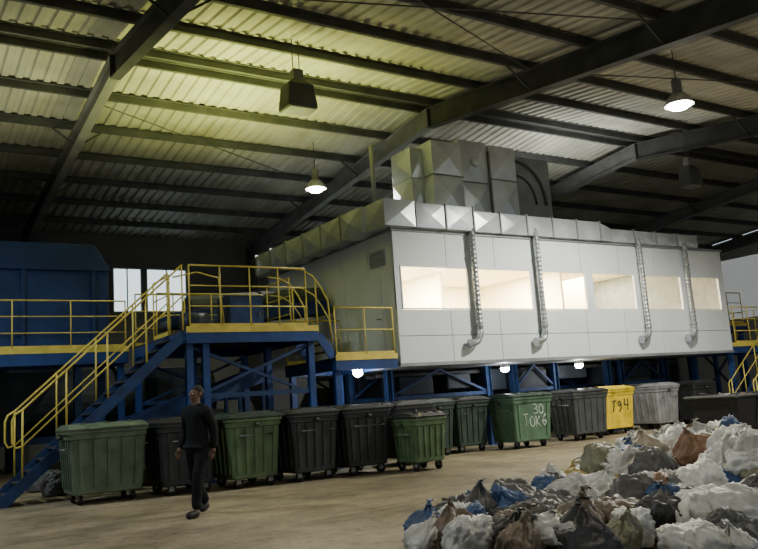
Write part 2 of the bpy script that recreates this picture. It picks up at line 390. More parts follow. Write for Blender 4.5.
tag(b.build('sorting_belt', m_blued),'long blue sorting belt inside the white cabin','conveyor')

# ------------------------------------------------------------------ ducts on the cabin
du = thing('ventilation_duct','galvanised duct along the front and left top edges of the cabin with drop pipes','duct',(12,16,CZ1+.07))
zb = CZ1+.08
def flange_x(x,y0,y1,z0,z1): MB().box(x-.018,x+.018,y0-.035,y1+.035,z0-.005,z1+.035).build('flange', m_galvd, du)
def flange_y(y,x0,x1,z0,z1): MB().box(x0-.035,x1+.035,y-.018,y+.018,z0-.005,z1+.035).build('flange', m_galvd, du)
def runx(xs,y0,y1,z1):
    for a,c in zip(xs[:-1],xs[1:]):
        MB().crossbox(a+.018,c-.018,y0,y1,zb,z1).build('duct_section', m_galv, du); flange_x(c,y0,y1,zb,z1)
MB().crossbox(10.2,11.1,15.5,16.35,zb,6.24).build('corner_box', m_galv, du)
runx([11.12,12.05,12.95],15.5,16.2,6.2)
runx([12.97,13.9,14.85,15.8,16.75,17.7],15.55,16.15,6.12)
c = MB(); c.loft([[Vector((17.72,15.55,zb)),Vector((17.72,16.15,zb)),Vector((17.72,16.15,6.1)),Vector((17.72,15.55,6.1))],[Vector((18.2,15.6,zb)),Vector((18.2,16.0,zb)),Vector((18.2,16.0,5.98)),Vector((18.2,15.6,5.98))]]); c.build('reducer', m_galv, du)
runx([18.2,19.2,20.2,21.2,22.2],15.6,16.0,5.96)
ys = [16.37+1.1*k for k in range(7)]
for a,c in zip(ys[:-1],ys[1:]):
    MB().crossbox(10.1,10.9,a+.018,c-.018,zb,6.24,.085).build('duct_section', m_galv, du); flange_y(c,10.1,10.9,zb,6.24)
for x,zt in ((12.89,5.8),(15.13,5.8),(19.33,5.74),(21.48,5.74)):
    y = CY0-.14
    pts = [(x,15.6,zt),(x,y+.05,zt-.06),(x,y,zt-.22)]; rs=[.085,.085,.085]
    z = zt-.26; q = 0
    while z > 2.95: pts.append((x,y,z)); rs.append(.09 if q%2 else .075); z -= .06; q += 1
    pts += [(x-.03,y,2.84),(x-.1,y,2.74),(x-.2,y,2.69),(x-.38,y,2.67)]; rs += [.085,.085,.09,.12]
    p = MB().path(pts,rs,14).build('drop_pipe', m_pipe, du, False)
    for z in (4.95,3.1): MB().lathe([(.1,z),(.105,z+.02),(.1,z+.05)],(x,y,0),16).build('pipe_collar', m_galvd, p)
MB().path([(10.75,16.75,6.24),(10.75,16.75,8.0)],.06,12).build('vent_stack', m_galvd, du, True)

au = thing('air_handling_unit','big galvanised air handling unit of joined sheet boxes on the cabin roof','air unit',(14.6,17.7,CZ1+.07))
az0, az1 = 6.3, 8.62; ay0, ay1 = 17.0, 18.3
for x in (12.3,14.3,16.3,17.2):
    for y in (17.15,18.15): MB().box(x-.05,x+.05,y-.05,y+.05,CZ1+.07,az0).build('stand_leg', m_steel2, au)
MB().box(12.2,17.4,17.0,17.1,az0-.1,az0-.01).box(12.2,17.4,18.2,18.3,az0-.1,az0-.01).build('stand_rail', m_steel2, au)
for a,c,yf,tops in ((12.75,13.78,16.8,(7.45,8.45)),(13.83,14.9,17.0,(7.4,8.66)),(14.95,15.95,16.95,(7.55,8.6))):
    MB().crossbox(a,c,yf,ay1,az0,tops[0],.1).build('panel_box', m_ahu, au)
    MB().crossbox(a,c,yf,ay1,tops[0]+.03,tops[1],.1).build('panel_box', m_ahu, au)
    MB().box(a-.025,c+.025,yf-.03,ay1,tops[0],tops[0]+.03).build('panel_flange', m_steel2, au)
for x in (13.805,14.925): MB().box(x-.025,x+.025,16.92,18.3,az0,8.4).build('panel_flange', m_steel2, au)
for z0,z1 in ((6.55,7.42),(7.44,8.3)): MB().crossbox(12.3,12.73,17.2,18.15,z0,z1,.08).build('transition_hood', m_galv, au)
c = MB().box(15.98,17.4,17.05,ay1,az0,8.4); fan = c.build('fan_housing', m_galvd, au)
for R1,R2,w in ((1.15,1.3,.05),(.75,.85,.035)):
    arc = [(16.0+R1*math.cos(a),17.03,6.95+R2*math.sin(a)) for a in [PI*.5*k/10 for k in range(11)]]
    MB().path(arc,w,8).build('scroll_rim', m_steel, fan, True)
MB().crossbox(13.95,14.75,16.22,16.9,5.75,6.28,.05).build('link_duct', m_galv, au)
c = MB().tube((14.35,16.92,8.0),(14.35,16.82,8.0),.15,.11,18).build('inspection_port', m_white, au, True)

# ------------------------------------------------------------------ platforms, rails, stairs
def rail(root, pts, h=1.05, sp=1.15, toe=True, mids=(.55,)):
    pts = [Vector(p) for p in pts]; Z = Vector((0,0,1))
    MB().path([p+Z*h for p in pts],.02).build('handrail', m_yel, root, True)
    for q in mids: MB().path([p+Z*h*q for p in pts],.014).build('mid_rail', m_yel, root, True)
    for i in range(len(pts)-1):
        a,b2 = pts[i],pts[i+1]; n = max(1,round((b2-a).length/sp))
        for k in range(n+(1 if i==len(pts)-2 else 0)):
            p = a.lerp(b2,k/n); MB().tube(p,p+Z*h,.017).build('post', m_yel, root, True)
        if toe and abs(a.z-b2.z)<.01:
            MB().bar(a+Z*.06,b2+Z*.06,.012,.12).build('toe_board', m_yel, root)
def platform(name,label,x0,x1,y0,y1,z,legs,ledge=.24):
    r = thing(name,label,'platform',((x0+x1)/2,(y0+y1)/2,0))
    MB().box(x0,x1,y0,y1,z-.05,z).build('deck', m_deck, r)
    MB().box(x0,x1,y0-.014,y0,z-.07,z+.06).build('yellow_edge', m_yel, r)
    c = MB().box(x0,x1,y0,y0+.1,z-.05-ledge,z-.05).box(x0,x1,y1-.1,y1,z-.05-ledge,z-.05).box(x0,x0+.1,y0+.1,y1-.1,z-.05-ledge,z-.05).box(x1-.1,x1,y0+.1,y1-.1,z-.05-ledge,z-.05)
    c.build('edge_beam', m_blue, r)
    for x,y in legs:
        MB().box(x-.07,x+.07,y-.07,y+.07,.02,z-.05-ledge).box(x-.15,x+.15,y-.15,y+.15,0,.02).build('leg', m_blue, r)
    return r
AZ, BZ = 3.13, 2.45
AH = 1.35; AM=(.36,.68)
A = platform('access_platform','upper blue and yellow railed platform at the head of the stairs',5.3,8.35,15.72,19.9,AZ,[(5.4,15.9),(5.75,15.9),(7.7,17.1),(8.2,15.9),(5.4,19.7),(6.8,19.7),(8.2,19.7)])
rail(A,[(5.4,15.76,AZ),(8.1,15.76,AZ)],h=AH,mids=AM,sp=.75); rail(A,[(8.3,17.0,AZ),(8.3,18.3,AZ)],h=AH,mids=AM); rail(A,[(5.4,17.1,AZ),(5.4,18.3,AZ)],h=AH,mids=AM); rail(A,[(5.4,19.86,AZ),(8.3,19.86,AZ)],h=AH,mids=AM)
rail(A,[(5.5,18.4,AZ),(8.2,18.4,AZ)],h=1.15,sp=.7,toe=False)
MB().path([(5.45,17.0,AZ+1.3),(6.0,16.95,AZ+1.42),(6.5,16.95,AZ+1.3),(6.62,16.95,AZ+.05)],.02).build('curved_rail', m_yel, A, True)
for s in ((5.4,15.9,8.2,15.9),(5.4,19.7,8.2,19.7)):
    MB().bar((s[0],s[1],1.7),(s[2],s[3],2.8),.06,.06).build('brace', m_lat, A)
    MB().bar((s[0],s[1]+.06,2.8),(s[2],s[3]+.06,1.7),.06,.06).build('brace', m_lat, A)
MB().bar((5.4,15.9,1.75),(8.2,15.9,1.75),.08,.1).build('cross_beam', m_lat, A)
MB().bar((5.4,19.7,1.75),(8.2,19.7,1.75),.08,.1).build('cross_beam', m_lat, A)
B = platform('access_platform','lower blue and yellow railed platform touching the left corner of the white cabin',8.75,10.42,15.72,18.4,BZ,[(8.85,15.9),(8.85,18.2),(10.2,18.2)])
rail(B,[(8.8,15.76,BZ),(10.38,15.76,BZ)],sp=.8,h=1.15); rail(B,[(8.8,18.36,BZ),(10.38,18.36,BZ)],sp=.8,h=1.15)
ST = thing('step_flight','short flight of steps between the two railed platforms','stairs',(8.55,16.3,BZ))
for k in range(3): MB().box(8.37+.125*k,8.49+.125*k,15.85,16.9,AZ-.17*(k+1)-.03,AZ-.17*(k+1)).build('tread', m_deck, ST)
for y in (15.8,16.95): MB().bar((8.37,y,AZ-.15),(8.74,y,BZ+.02),.04,.2).build('stringer', m_blue, ST)
for y in (15.78,16.97):                               # curved hand rails that swoop down to the lower platform
    for hh,rr,nm in ((1.35,.02,'handrail'),(.92,.014,'mid_rail')):
        MB().path([(7.75,y,AZ+hh),(8.05,y,AZ+hh-.03),(8.3,y,AZ+hh-.16),(8.5,y,AZ+hh-.42),(8.66,y,AZ+hh-.72),(8.72,y,BZ+.35)],rr).build(nm, m_yel, ST, True)
    MB().tube((8.36,y,AZ),(8.36,y,AZ+1.13),.017).build('post', m_yel, ST, True)
def stairs(label,x0,z0,x1,z1,y0,y1,h=1.05,s=.11):
    r = thing('staircase',label,'stairs',((x0+x1)/2,(y0+y1)/2,min(z0,z1)))
    n = max(3,round(abs(z1-z0)/.2)); sx = 1 if x1>x0 else -1
    for y in (y0,y1): MB().bar((x0,y,z0+.02),(x1,y,z1-.1),.05,.2).build('stringer', m_lat, r)
    for k in range(1,n):
        x = x0+(x1-x0)*k/n; z = z0+(z1-z0)*k/n
        MB().box(x-.13,x+.13,y0+.03,y1-.03,z-.035,z).build('tread', m_deck, r)
    for y in (y0,y1):
        a = Vector((x0+(x1-x0)*s,y,z0+(z1-z0)*s)); e = Vector((x1,y,z1)); Z=Vector((0,0,1)); ax = Vector((sx*.17,0,0))
        MB().path([a+Z*h*.52,a-ax*.7+Z*h*.5,a-ax+Z*h*.58,a-ax+Z*h*.86,a-ax*.7+Z*h*.95,a+Z*h,e+Z*h],.02).build('handrail', m_yel, r, True)
        MB().path([a+Z*h*.52,e+Z*h*.52],.015).build('mid_rail', m_yel, r, True)
        for k in range(5):
            p = a.lerp(e,k/4.02); MB().tube(p,p+Z*h,.018).build('post', m_yel, r, True)
    return r
stairs('long blue staircase with yellow handrails climbing from the floor at the left',1.85,0,5.27,AZ,15.78,16.75,1.35)

W = platform('machine_walkway','railed walkway in front of the dark blue bunker at the left',-4.0,5.25,20.0,21.2,AZ,[(-3.8,20.2),(-1,20.2),(2,20.2),(5.1,20.2)],.3)
rail(W,[(-3.9,20.05,AZ),(5.2,20.05,AZ)],sp=1.3,mids=(.35,.68),h=1.2)
bk = thing('feed_bunker','big dark blue steel bunker behind the railed walkway at the left','bunker',(.6,23,0))
c = MB(); pr=[(-4,3.1),(5.1,3.1),(5.1,5.45),(4.75,6.02),(-4,6.02)]
c.loft([[Vector((x,21.3,z)) for x,z in pr],[Vector((x,24.5,z)) for x,z in pr]]); c.build('hopper_body', m_blued, bk, bevel=.02)
for x in (-2.4,-.6,1.2,3.0,4.7): MB().box(x-.05,x+.05,21.22,21.3,3.15,5.3).build('stiffener', m_blued, bk)
MB().box(-4,5.12,21.2,21.3,5.3,5.42).build('top_rail', m_blued, bk)
for x in (-3.8,-.5,2.4,4.9):
    for y in (21.5,24.3): MB().box(x-.1,x+.1,y-.1,y+.1,0,3.1).build('leg', m_lat, bk)
c = MB(); c.loft([rrect(3,1.4,1.0,.05,2,1.4,22.9),rrect(6.5,2.4,3.1,.05,2,1.0,22.9)]); c.build('discharge_cone', m_mach, bk)

tr = thing('backdrop_drum','long dark rotary drum screen added as a dark backdrop behind the stairs and railed platforms','machine',(5,26.6,0))  # made-up machine, fills the bright gap under the platforms with dark
MB().tube((-3,26.6,2.0),(9.6,26.6,2.0),1.05,n=28).build('drum', m_mach, tr)
for x in (-2.6,.5,3.5,6.5,9.4): MB().tube((x-.08,26.6,2.0),(x+.08,26.6,2.0),1.16,n=28).build('drum_ring', m_steel, tr)
for x in (-2.6,3.5,9.4):
    for y in (25.6,27.6): MB().box(x-.1,x+.1,y-.1,y+.1,0,1.6).build('leg', m_lat, tr)
MB().box(-3,9.6,25.5,25.7,.85,1.05).build('side_beam', m_lat, tr)
bp_ = thing('backdrop_press','dark baling press added as a backdrop below the upper railed platform','machine',(7.0,21.8,0))  # made-up dark block, hides the bright floor beyond the platform
MB().box(5.8,8.2,21.0,22.6,.05,1.5).build('press_body', m_mach, bp_, bevel=.02)
MB().box(6.3,7.5,21.2,22.4,1.5,2.7).build('feed_chute', m_mach, bp_, bevel=.02)
MB().tube((8.2,21.8,.8),(9.6,21.8,.8),.22,n=16).build('ram_cylinder', m_steel, bp_, True)
MB().box(9.4,9.7,21.5,22.1,0,.6).build('ram_support', m_mach, bp_)
# made-up bales stacked to darken the open gap behind the cabin legs
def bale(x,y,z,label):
    r = thing('filler_bale',label,'bale',(x,y,z),'bales added as dark filling behind the cabin legs')
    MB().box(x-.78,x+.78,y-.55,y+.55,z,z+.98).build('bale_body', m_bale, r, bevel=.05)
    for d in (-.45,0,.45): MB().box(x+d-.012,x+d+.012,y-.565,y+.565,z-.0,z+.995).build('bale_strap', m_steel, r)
for i in range(7): bale(11.4+1.75*i,24.6,0,'dark pressed bale added as filling on the floor behind the cabin legs')
for i in range(6): bale(12.2+1.75*i,24.6,1.0,'dark pressed bale added as filling on other bales behind the cabin legs')

def conveyor(label,p,q,wd,legs=2,frame=m_blue,z0=0,xmax=99,cover=False):
    p=Vector(p); q=Vector(q); r = thing('belt_conveyor',label,'conveyor',(p.x,p.y,0)); up=Vector((0,0,1)); a=(q-p).normalized().cross(up).normalized()
    MB().bar(p,q,wd-.1,.07).build('belt', m_belt, r)
    for s in (-1,1): MB().bar(p+a*s*wd/2+up*.08,q+a*s*wd/2+up*.08,.05,.34).build('side_frame', frame, r)
    for e in (p,q): MB().tube(e-a*(wd/2-.03),e+a*(wd/2-.03),.12,n=14).build('drum', m_steel, r, True)
    if cover:
        for k in range(4):
            p1=p.lerp(q,.12+.22*k); p2=p.lerp(q,.12+.22*k+.2); n=8
            rings=[[m+a*(wd*.52*math.cos(PI*j/n))+up*(.26+.42*math.sin(PI*j/n)) for j in range(n+1)] for m in (p1,p2)]
            MB().loft(rings).build('belt_hood', m_mach, r)
    for k in range(legs):
        m = p.lerp(q,(k+.5)/legs)
        for s in (-1,1):
            b0 = m+a*s*(wd/2)
            if b0.x < xmax: MB().bar((b0.x,b0.y,z0),(b0.x,b0.y,m.z),.08,.08).build('leg', frame, r)
    return r
conveyor('dark inclined conveyor rising under the railed platforms',(3.2,17.9,.7),(7.9,17.9,2.2),.9,3,m_lat)
conveyor('hooded dark conveyor on the upper platform feeding the cabin wall',(5.95,19.1,3.6),(10.3,19.1,3.95),.9,2,m_lat,AZ,8.3,True)
conveyor('long floor conveyor passing under the cabin chutes',(11.0,19.7,.75),(23.0,19.7,.75),1.0,5,m_lat)
cb = thing('control_cabinet','dark blue machine cabinet standing on the upper railed platform','cabinet',(7.2,17.6,AZ))
MB().box(6.8,7.7,17.2,17.9,AZ,AZ+.95).build('cabinet_body', m_mach, cb, bevel=.02); d=MB().box(6.85,7.65,17.175,17.2,AZ+.06,AZ+.9).build('cabinet_door', m_lat, cb)
MB().box(7.55,7.59,17.15,17.175,AZ+.4,AZ+.55).build('door_handle', m_steel, d)
mo = thing('drive_motor','small dark drive motor on the upper railed platform beside the machine cabinet','motor',(6.1,17.5,AZ))
MB().tube((5.8,17.5,AZ+.35),(6.4,17.5,AZ+.35),.22,n=18).build('motor_body', m_mach, mo, True)
MB().box(5.85,6.35,17.3,17.7,AZ,AZ+.16).build('motor_base', m_steel, mo); MB().tube((6.4,17.5,AZ+.35),(6.62,17.5,AZ+.35),.06,n=10).build('shaft', m_steel2, mo, True)
hp = thing('transfer_hopper','dark grey transfer hopper under the lower railed platform','hopper',(9.6,20.6,0))
MB().loft([rrect(.8,.8,1.2,.03,2,9.5,20.6),rrect(1.6,1.5,2.3,.03,2,9.5,20.6),rrect(1.6,1.5,3.3,.03,2,9.5,20.6)]).build('hopper_body', m_steel2, hp)
for x in (8.8,10.2):
    for y in (19.95,21.25): MB().box(x-.05,x+.05,y-.05,y+.05,0,2.3).build('leg', m_lat, hp)
Cp = platform('access_platform','railed platform beyond the right end of the white cabin',23.6,26.6,15.85,17.6,BZ,[(23.75,16.0),(26.4,16.0),(23.75,17.4),(26.4,17.4)])
rail(Cp,[(24.0,15.9,BZ),(26.5,15.9,BZ),(26.5,17.5,BZ),(23.7,17.5,BZ)],h=1.25,sp=.8,mids=(.36,.68))
Dp = platform('access_platform','higher railed landing behind the platform at the right end of the cabin',24.4,28.0,18.0,19.6,3.35,[(24.55,18.15),(27.8,18.15),(24.55,19.4),(27.8,19.4)])
rail(Dp,[(24.5,18.05,3.35),(27.9,18.05,3.35)],h=1.2,sp=.8,mids=(.36,.68)); rail(Dp,[(24.5,19.55,3.35),(27.9,19.55,3.35)],h=1.2,sp=.8,mids=(.36,.68))
for a_ in ((24.55,18.15,.3,27.8,18.15,3.0),(24.55,18.2,3.0,27.8,18.2,.3)): MB().bar(a_[:3],a_[3:],.06,.06).build('brace', m_lat, Dp)
stairs('blue staircase with yellow handrails at the right end of the white cabin',22.9,0,26.2,BZ,14.9,15.75)
for x,y,z,lb in ((14.5,16.6,2.04,'small round glowing lamp under the cabin floor, left of the two'),(17.35,16.6,2.04,'small round glowing lamp under the cabin floor, right of the two'),(10.0,16.9,2.12,'small round glowing lamp under the lower railed platform')):
    zt = LZ if z < 2.1 else 2.4
    r = thing('bulkhead_lamp',lb,'lamp',(x,y,z)); MB().lathe([(.13,zt-.1),(.13,zt-.02),(.08,zt)],(x,y,0),18).build('housing', m_white, r)
    MB().lathe([(.02,z-.09),(.08,z-.07),(.12,z-.02),(.12,zt-.102)],(x,y,0),18).build('globe', m_tube, r, True)
    ld=bpy.data.lights.new('bulkhead_light','POINT'); ld.energy=32; ld.shadow_soft_size=.1; lo=bpy.data.objects.new('bulkhead_light',ld); lo.location=(x,y,z-.26); C.objects.link(lo)

# ------------------------------------------------------------------ waste bins
binm = {}
def bmat(n, c):
    if n not in binm: binm[n] = M('bin_'+n, c, .5, 0, .34, 3)
    return binm[n]
cg=('green',(.08,.13,.06)); cgg=('grey_green',(.095,.135,.09)); ck=('charcoal',(.024,.026,.028)); cdg=('dark_green',(.03,.05,.038)); cy=('yellow',(.70,.52,.03)); cgr=('grey',(.24,.245,.25)); cmg=('mid_green',(.075,.14,.085)); cdgr=('slate',(.055,.062,.06))
def make_bin(Wd,D,H,body,lid,label,loc,rz=0,text=None):
    r = thing('waste_bin',label,'bin',(0,0,0)); mb_=bmat(*body); ml=bmat(*lid)
    z0=.19; zt=H-.13
    def wd(z): f=(z-z0)/(zt-z0); return Wd*(.87+.10*f), D*(.84+.13*f)
    b = MB(); rings=[rrect(Wd*.82,D*.79,z0-.02,.05)]
    for z in (z0,z0+.1,z0+.45,zt-.15): w,d=wd(z); rings.append(rrect(w,d,z,.06))
    rings += [rrect(Wd*.99,D*.99,zt-.14,.06),rrect(Wd*1.0,D*1.0,zt-.05,.06),rrect(Wd*1.04,D*1.04,zt-.045,.07),rrect(Wd*1.04,D*1.04,zt,.07),rrect(Wd*.95,D*.95,zt,.06)]
    b.loft(rings)
    for f in (-.38,-.19,0,.19,.38):
        w1,d1=wd(z0+.08); w2,d2=wd(zt-.16)
        for s in (-1,1):
            if not (text and s<0 and abs(f)<.3): b.bar((f*w1,s*d1/2,z0+.08),(f*w2,s*d2/2,zt-.16),.05,.045,(0,1,0))
            b.bar((s*w1/2,f*d1,z0+.08),(s*w2/2,f*d2,zt-.16),.045,.05,(0,1,0))
    b.build('body', mb_, r, False, .008)
    l = MB(); l.loft([rrect(Wd*1.05,D*1.05,zt+.004,.08),rrect(Wd*1.06,D*1.06,zt+.04,.08),rrect(Wd*1.02,D*1.0,zt+.06,.08),rrect(Wd*1.0,D*.8,zt+.1,.08),rrect(Wd*.98,D*.4,zt+.12,.08)])
    for f in (-.3,0,.3): l.box(f*Wd-.03,f*Wd+.03,-D*.38,D*.38,zt+.085,zt+.135)
    lo = l.build('lid', ml, r, False, .008)
    MB().path([(-Wd*.25,-D*.53,zt+.03),(-Wd*.25,-D*.53-.06,zt+.03),(Wd*.25,-D*.53-.06,zt+.03),(Wd*.25,-D*.53,zt+.03)],.014).build('lid_handle', ml, lo, True)
    MB().tube((-Wd*.5,D*.54,zt+.03),(Wd*.5,D*.54,zt+.03),.02).build('hinge_rod', m_steel, r, True)
    for s in (-1,1):
        MB().tube((s*Wd*.5,0,zt-.1),(s*(Wd*.5+.09),0,zt-.1),.03,n=12).build('trunnion', m_steel, r, True)
        MB().path([(s*Wd*.49,-D*.3,zt-.3),(s*(Wd*.5+.05),-D*.3,zt-.3),(s*(Wd*.5+.05),D*.3,zt-.3),(s*Wd*.49,D*.3,zt-.3)],.016).build('side_handle', m_steel2, r, True)
    for sx in (-1,1):
        for sy in (-1,1):
            x=sx*Wd*.33; y=sy*D*.3
            c=MB().box(x-.05,x+.05,y-.05,y+.05,.165,z0-.015).box(x-.035,x-.03,y-.03,y+.06,.08,.17).box(x+.03,x+.035,y-.03,y+.06,.08,.17).build('caster', m_steel2, r)
            MB().tube((x-.025,y+.03,.09),(x+.025,y+.03,.09),.09,n=16).build('wheel', m_rub, c, True)
    if text:
        th=math.atan(.065*D/(zt-z0)); m,rows=text
        for s,dx,z,sz,bw in rows:
            w,d=wd(z); hand_paint(s,sz,bw,m,r,(dx,-d/2-.006,z),th)
    r.location=loc; r.rotation_euler=(0,0,rz)
    return r
W_,D_,H_=1.34,1.05,1.38
Q=-PI/2
make_bin(W_,D_,H_,cgg,cgg,'large grey-green bin at the left end of the front row',(3.42,14.9,0))
make_bin(W_,D_,H_,ck,ck,'black bin behind the walking person',(4.76,14.75,0),Q)
make_bin(W_,D_,H_,cg,cdg,'green bin just right of the walking person',(5.93,14.5,0),Q)
make_bin(W_,D_,H_,ck,ck,'charcoal bin touching the right side of the plain green bin',(7.08,14.35,0),Q+.03)
make_bin(W_,D_,H_,ck,ck,'charcoal bin next to the small green bin',(8.23,14.25,0),Q-.03)
make_bin(.84,.8,1.15,cg,ck,'small green bin with a dark lid, standing forward of the row',(9.2,13.3,0),.06)
make_bin(W_,D_,H_,ck,ck,'black bin behind the small green one',(9.8,14.95,0),Q)
make_bin(W_,D_,H_,ck,ck,'black bin in the second row, below the upper railed platform',(6.72,16.5,0))
make_bin(W_,D_,H_,cdg,cdg,'dark green bin set back under the left part of the cabin front',(11.35,16.2,0),Q)
make_bin(W_,D_,H_,cdg,ck,'dark green bin with a black lid, set back beside the painted green bin',(12.55,16.35,0),Q)
make_bin(W_,D_,H_,cmg,cdg,'green bin painted with white writing below the cabin front',(13.9,15.5,0),0,(m_chalk,[('30',.18,.96,.23,.03),('TOK6',.06,.67,.26,.028)]))
make_bin(W_,D_,H_,cdgr,ck,'dark slate grey bin between the painted green bin and the yellow bin',(16.25,15.75,0))
make_bin(W_,D_,H_,cy,cy,'yellow bin with dark painted writing',(18.02,16.35,0),0,(m_mark,[('T94',.04,.82,.34,.038)]))
make_bin(W_,D_,H_,cgr,cgr,'light grey bin right of the yellow one',(20.15,16.45,0),Q)
make_bin(W_,D_,H_,ck,ck,'black bin right of the light grey one',(21.9,16.45,0),Q)
sx_,sy_=20.6,13.2
sk = thing('open_skip','low black open skip behind the sack heap at the right','skip',(sx_,sy_,0))
c=MB(); c.loft([rrect(3.8,1.2,.06,.03,2,sx_,sy_),rrect(4.2,1.5,.92,.03,2,sx_,sy_),rrect(4.1,1.4,.92,.03,2,sx_,sy_),rrect(3.7,1.1,.12,.03,2,sx_,sy_)]); c.build('skip_body', m_rub, sk)
MB().path([(sx_-2.13,sy_-.78,.91),(sx_+2.13,sy_-.78,.91),(sx_+2.13,sy_+.78,.91),(sx_-2.13,sy_+.78,.91),(sx_-2.13,sy_-.78,.91)],.04).build('rim', m_steel, sk)
for x in (sx_-1.2,sx_,sx_+1.2): MB().bar((x,sy_-.63,.1),(x,sy_-.77,.86),.08,.05,(0,1,0)).build('rib', m_steel, sk)
for y in (sy_-.4,sy_+.4): MB().box(sx_-1.7,sx_+1.7,y-.06,y+.06,0,.06).build('skid', m_steel, sk)

# ------------------------------------------------------------------ heap of sacks
def ridge(p): return 1-abs(noise.noise(p))*2.6
def bag_mesh(i, tied):
    rnd = random.Random(i*11+3)
    bm = bmesh.new(); bmesh.ops.create_icosphere(bm, subdivisions=5, radius=1)
    s = Vector((i*7.3, i*3.1, i*1.7)); npl = rnd.choice((7,8,9,11)); ph = rnd.uniform(0,6)
    ex = rnd.uniform(.7,1.0); sq = (rnd.uniform(.95,1.3), rnd.uniform(.8,1.0), rnd.uniform(.85,1.15))
    ax = Vector((rnd.uniform(.8,1.2),rnd.uniform(1.6,2.6),rnd.uniform(.6,1.0)))
    lean = rnd.uniform(-.35,.35); fold = rnd.uniform(.2,.55)
    for v in bm.verts:
        p = v.co.copy(); th = math.atan2(p.y,p.x)
        w = p + Vector((noise.noise(p*1.5+s), noise.noise(p*1.5+s+Vector((9,0,0))), noise.noise(p*1.5+s+Vector((0,9,0)))))*.5
        w = Vector((w.x*ax.x,w.y*ax.y,w.z*ax.z))
        k = 1+.26*noise.noise(p*1.1+s)
        rho = math.hypot(p.x,p.y)
        k += .13*(max(0,ridge(w*1.2+s))**3)*min(1,rho*2) - .045
        k += .07*(max(0,ridge(w*2.5-s))**3) + .03*(max(0,ridge(w*5+s))**2)
        up = max(0,p.z)**1.2
        k += (.12 if tied else .06)*up*min(1,rho*3)*math.sin(th*npl+ph+2.5*noise.noise(p*1.8+s))
        sg = lambda t: math.copysign(abs(t)**ex, t)
        q = Vector((sg(p.x)*k*sq[0], sg(p.y)*k*sq[1], p.z*k*sq[2]))
        if tied and p.z > .42:
            f = (p.z-.42)/.58; f = f*f*(3-2*f)
            q.x *= 1-.8*f; q.y *= 1-.8*f; q.z += .12*f
        elif not tied and p.z > .1:                      # open limp sack: mouth pinched flat and folded to one side
            f = (p.z-.1)/.9; q.x += fold*f*f; q.z -= .3*fold*f*f; q.y *= 1-.45*f*f
        q.y += lean*max(0,q.z)
        if q.z < -.45:
            t = -.45-q.z; q.z = -.45-t*.2; q.x *= 1+.25*t; q.y *= 1+.25*t
        v.co = q
    zm = min(v.co.z for v in bm.verts)
    for v in bm.verts: v.co.z -= zm
    top = max(v.co.z for v in bm.verts); tv = max(bm.verts, key=lambda v: v.co.z).co.copy()
    me = bpy.data.meshes.new('waste_sack'); bm.to_mesh(me); bm.free()
    me.materials.append(None)
    me.polygons.foreach_set('use_smooth',[True]*len(me.polygons))
    return me, top, tv
def ruff_mesh(i, tv):
    n=32; rings=[]; lean=Vector((math.cos(i*2.1),math.sin(i*2.1),0))
    for j,(r,z) in enumerate(((.16,-.1),(.08,-.03),(.07,.01),(.1,.07),(.16,.13),(.2,.17))):
        ring=[]
        for k in range(n):
            a=2*PI*k/n; f=max(0,j-2)/3
            rr=r*(1+f*(.35*math.sin(4*a+i)+.3*math.sin(7*a+2*i)))
            ring.append(Vector((tv.x+rr*math.cos(a),tv.y+rr*math.sin(a)*(1-.5*f),tv.z+z+f*.05*math.sin(3*a+i)))+lean*(.22*f*f)-Vector((0,0,.11*f*f)))
        rings.append(ring)
    m=MB(); m.loft(rings,False,False)
    me=bpy.data.meshes.new('tied_neck'); me.from_pydata(m.v,[],m.f); me.materials.append(None); me.polygons.foreach_set('use_smooth',[True]*len(me.polygons)); return me
def sackmat(n,c,r=.5): return M('sack_'+n,c,r,0,.22,2.0,.25,spec=.42,bscale=5)
cols = {'white':sackmat('white',(.64,.64,.61)),'pale grey':sackmat('pale_grey',(.42,.42,.40)),'beige':sackmat('beige',(.38,.335,.25)),'brown':sackmat('brown',(.13,.10,.07)),
        'dark grey':sackmat('dark_grey',(.09,.09,.086)),'black':sackmat('black',(.035,.035,.037),.5),'blue':sackmat('blue',(.03,.068,.165)),'olive':sackmat('olive',(.18,.18,.115)),'yellow':sackmat('yellow',(.42,.33,.11)),'orange':sackmat('orange',(.28,.17,.11))}
NV=24
variants=[]
for i in range(NV):
    tied = i%4==0
    me,top,tv=bag_mesh(i,tied); variants.append((me,top,ruff_mesh(i,tv) if tied else None))
def sack(x,y,z,R,cn,lb,tl,vi):
    me,top,rf=variants[vi]
    o=bpy.data.objects.new('waste_sack',me); C.objects.link(o)
    o.material_slots[0].link='OBJECT'; o.material_slots[0].material=cols[cn]
    o.location=(x,y,z)
    o.rotation_euler=(random.uniform(-tl,tl),random.uniform(-tl,tl),random.uniform(0,6.28)); s=R*random.uniform(.95,1.1); o.scale=(s,s,s*random.uniform(.95,1.3))
    tag(o,lb,'sack',lb.replace('sack','sacks'))
    if rf:
        c=bpy.data.objects.new('tied_neck',rf); C.objects.link(c); c.parent=o
        c.material_slots[0].link='OBJECT'; c.material_slots[0].material=cols[cn]
    return top*o.scale.z*.75
poly=[(4.15,6.15),(4.75,6.8),(5.5,7.1),(6.3,7.0),(7.1,7.2),(7.8,7.7),(9.0,8.4),(10.5,9.1),(12.8,9.7),(14.0,9.5),(11.0,6.8),(8.9,5.2),(7.0,4.2),(5.6,3.9),(4.3,4.5)]
def inside(x,y):
    c=False; j=len(poly)-1
    for i in range(len(poly)):
        xi,yi=poly[i]; xj,yj=poly[j]
        if (yi>y)!=(yj>y) and x<(xj-xi)*(y-yi)/(yj-yi)+xi: c=not c
        j=i
    return c
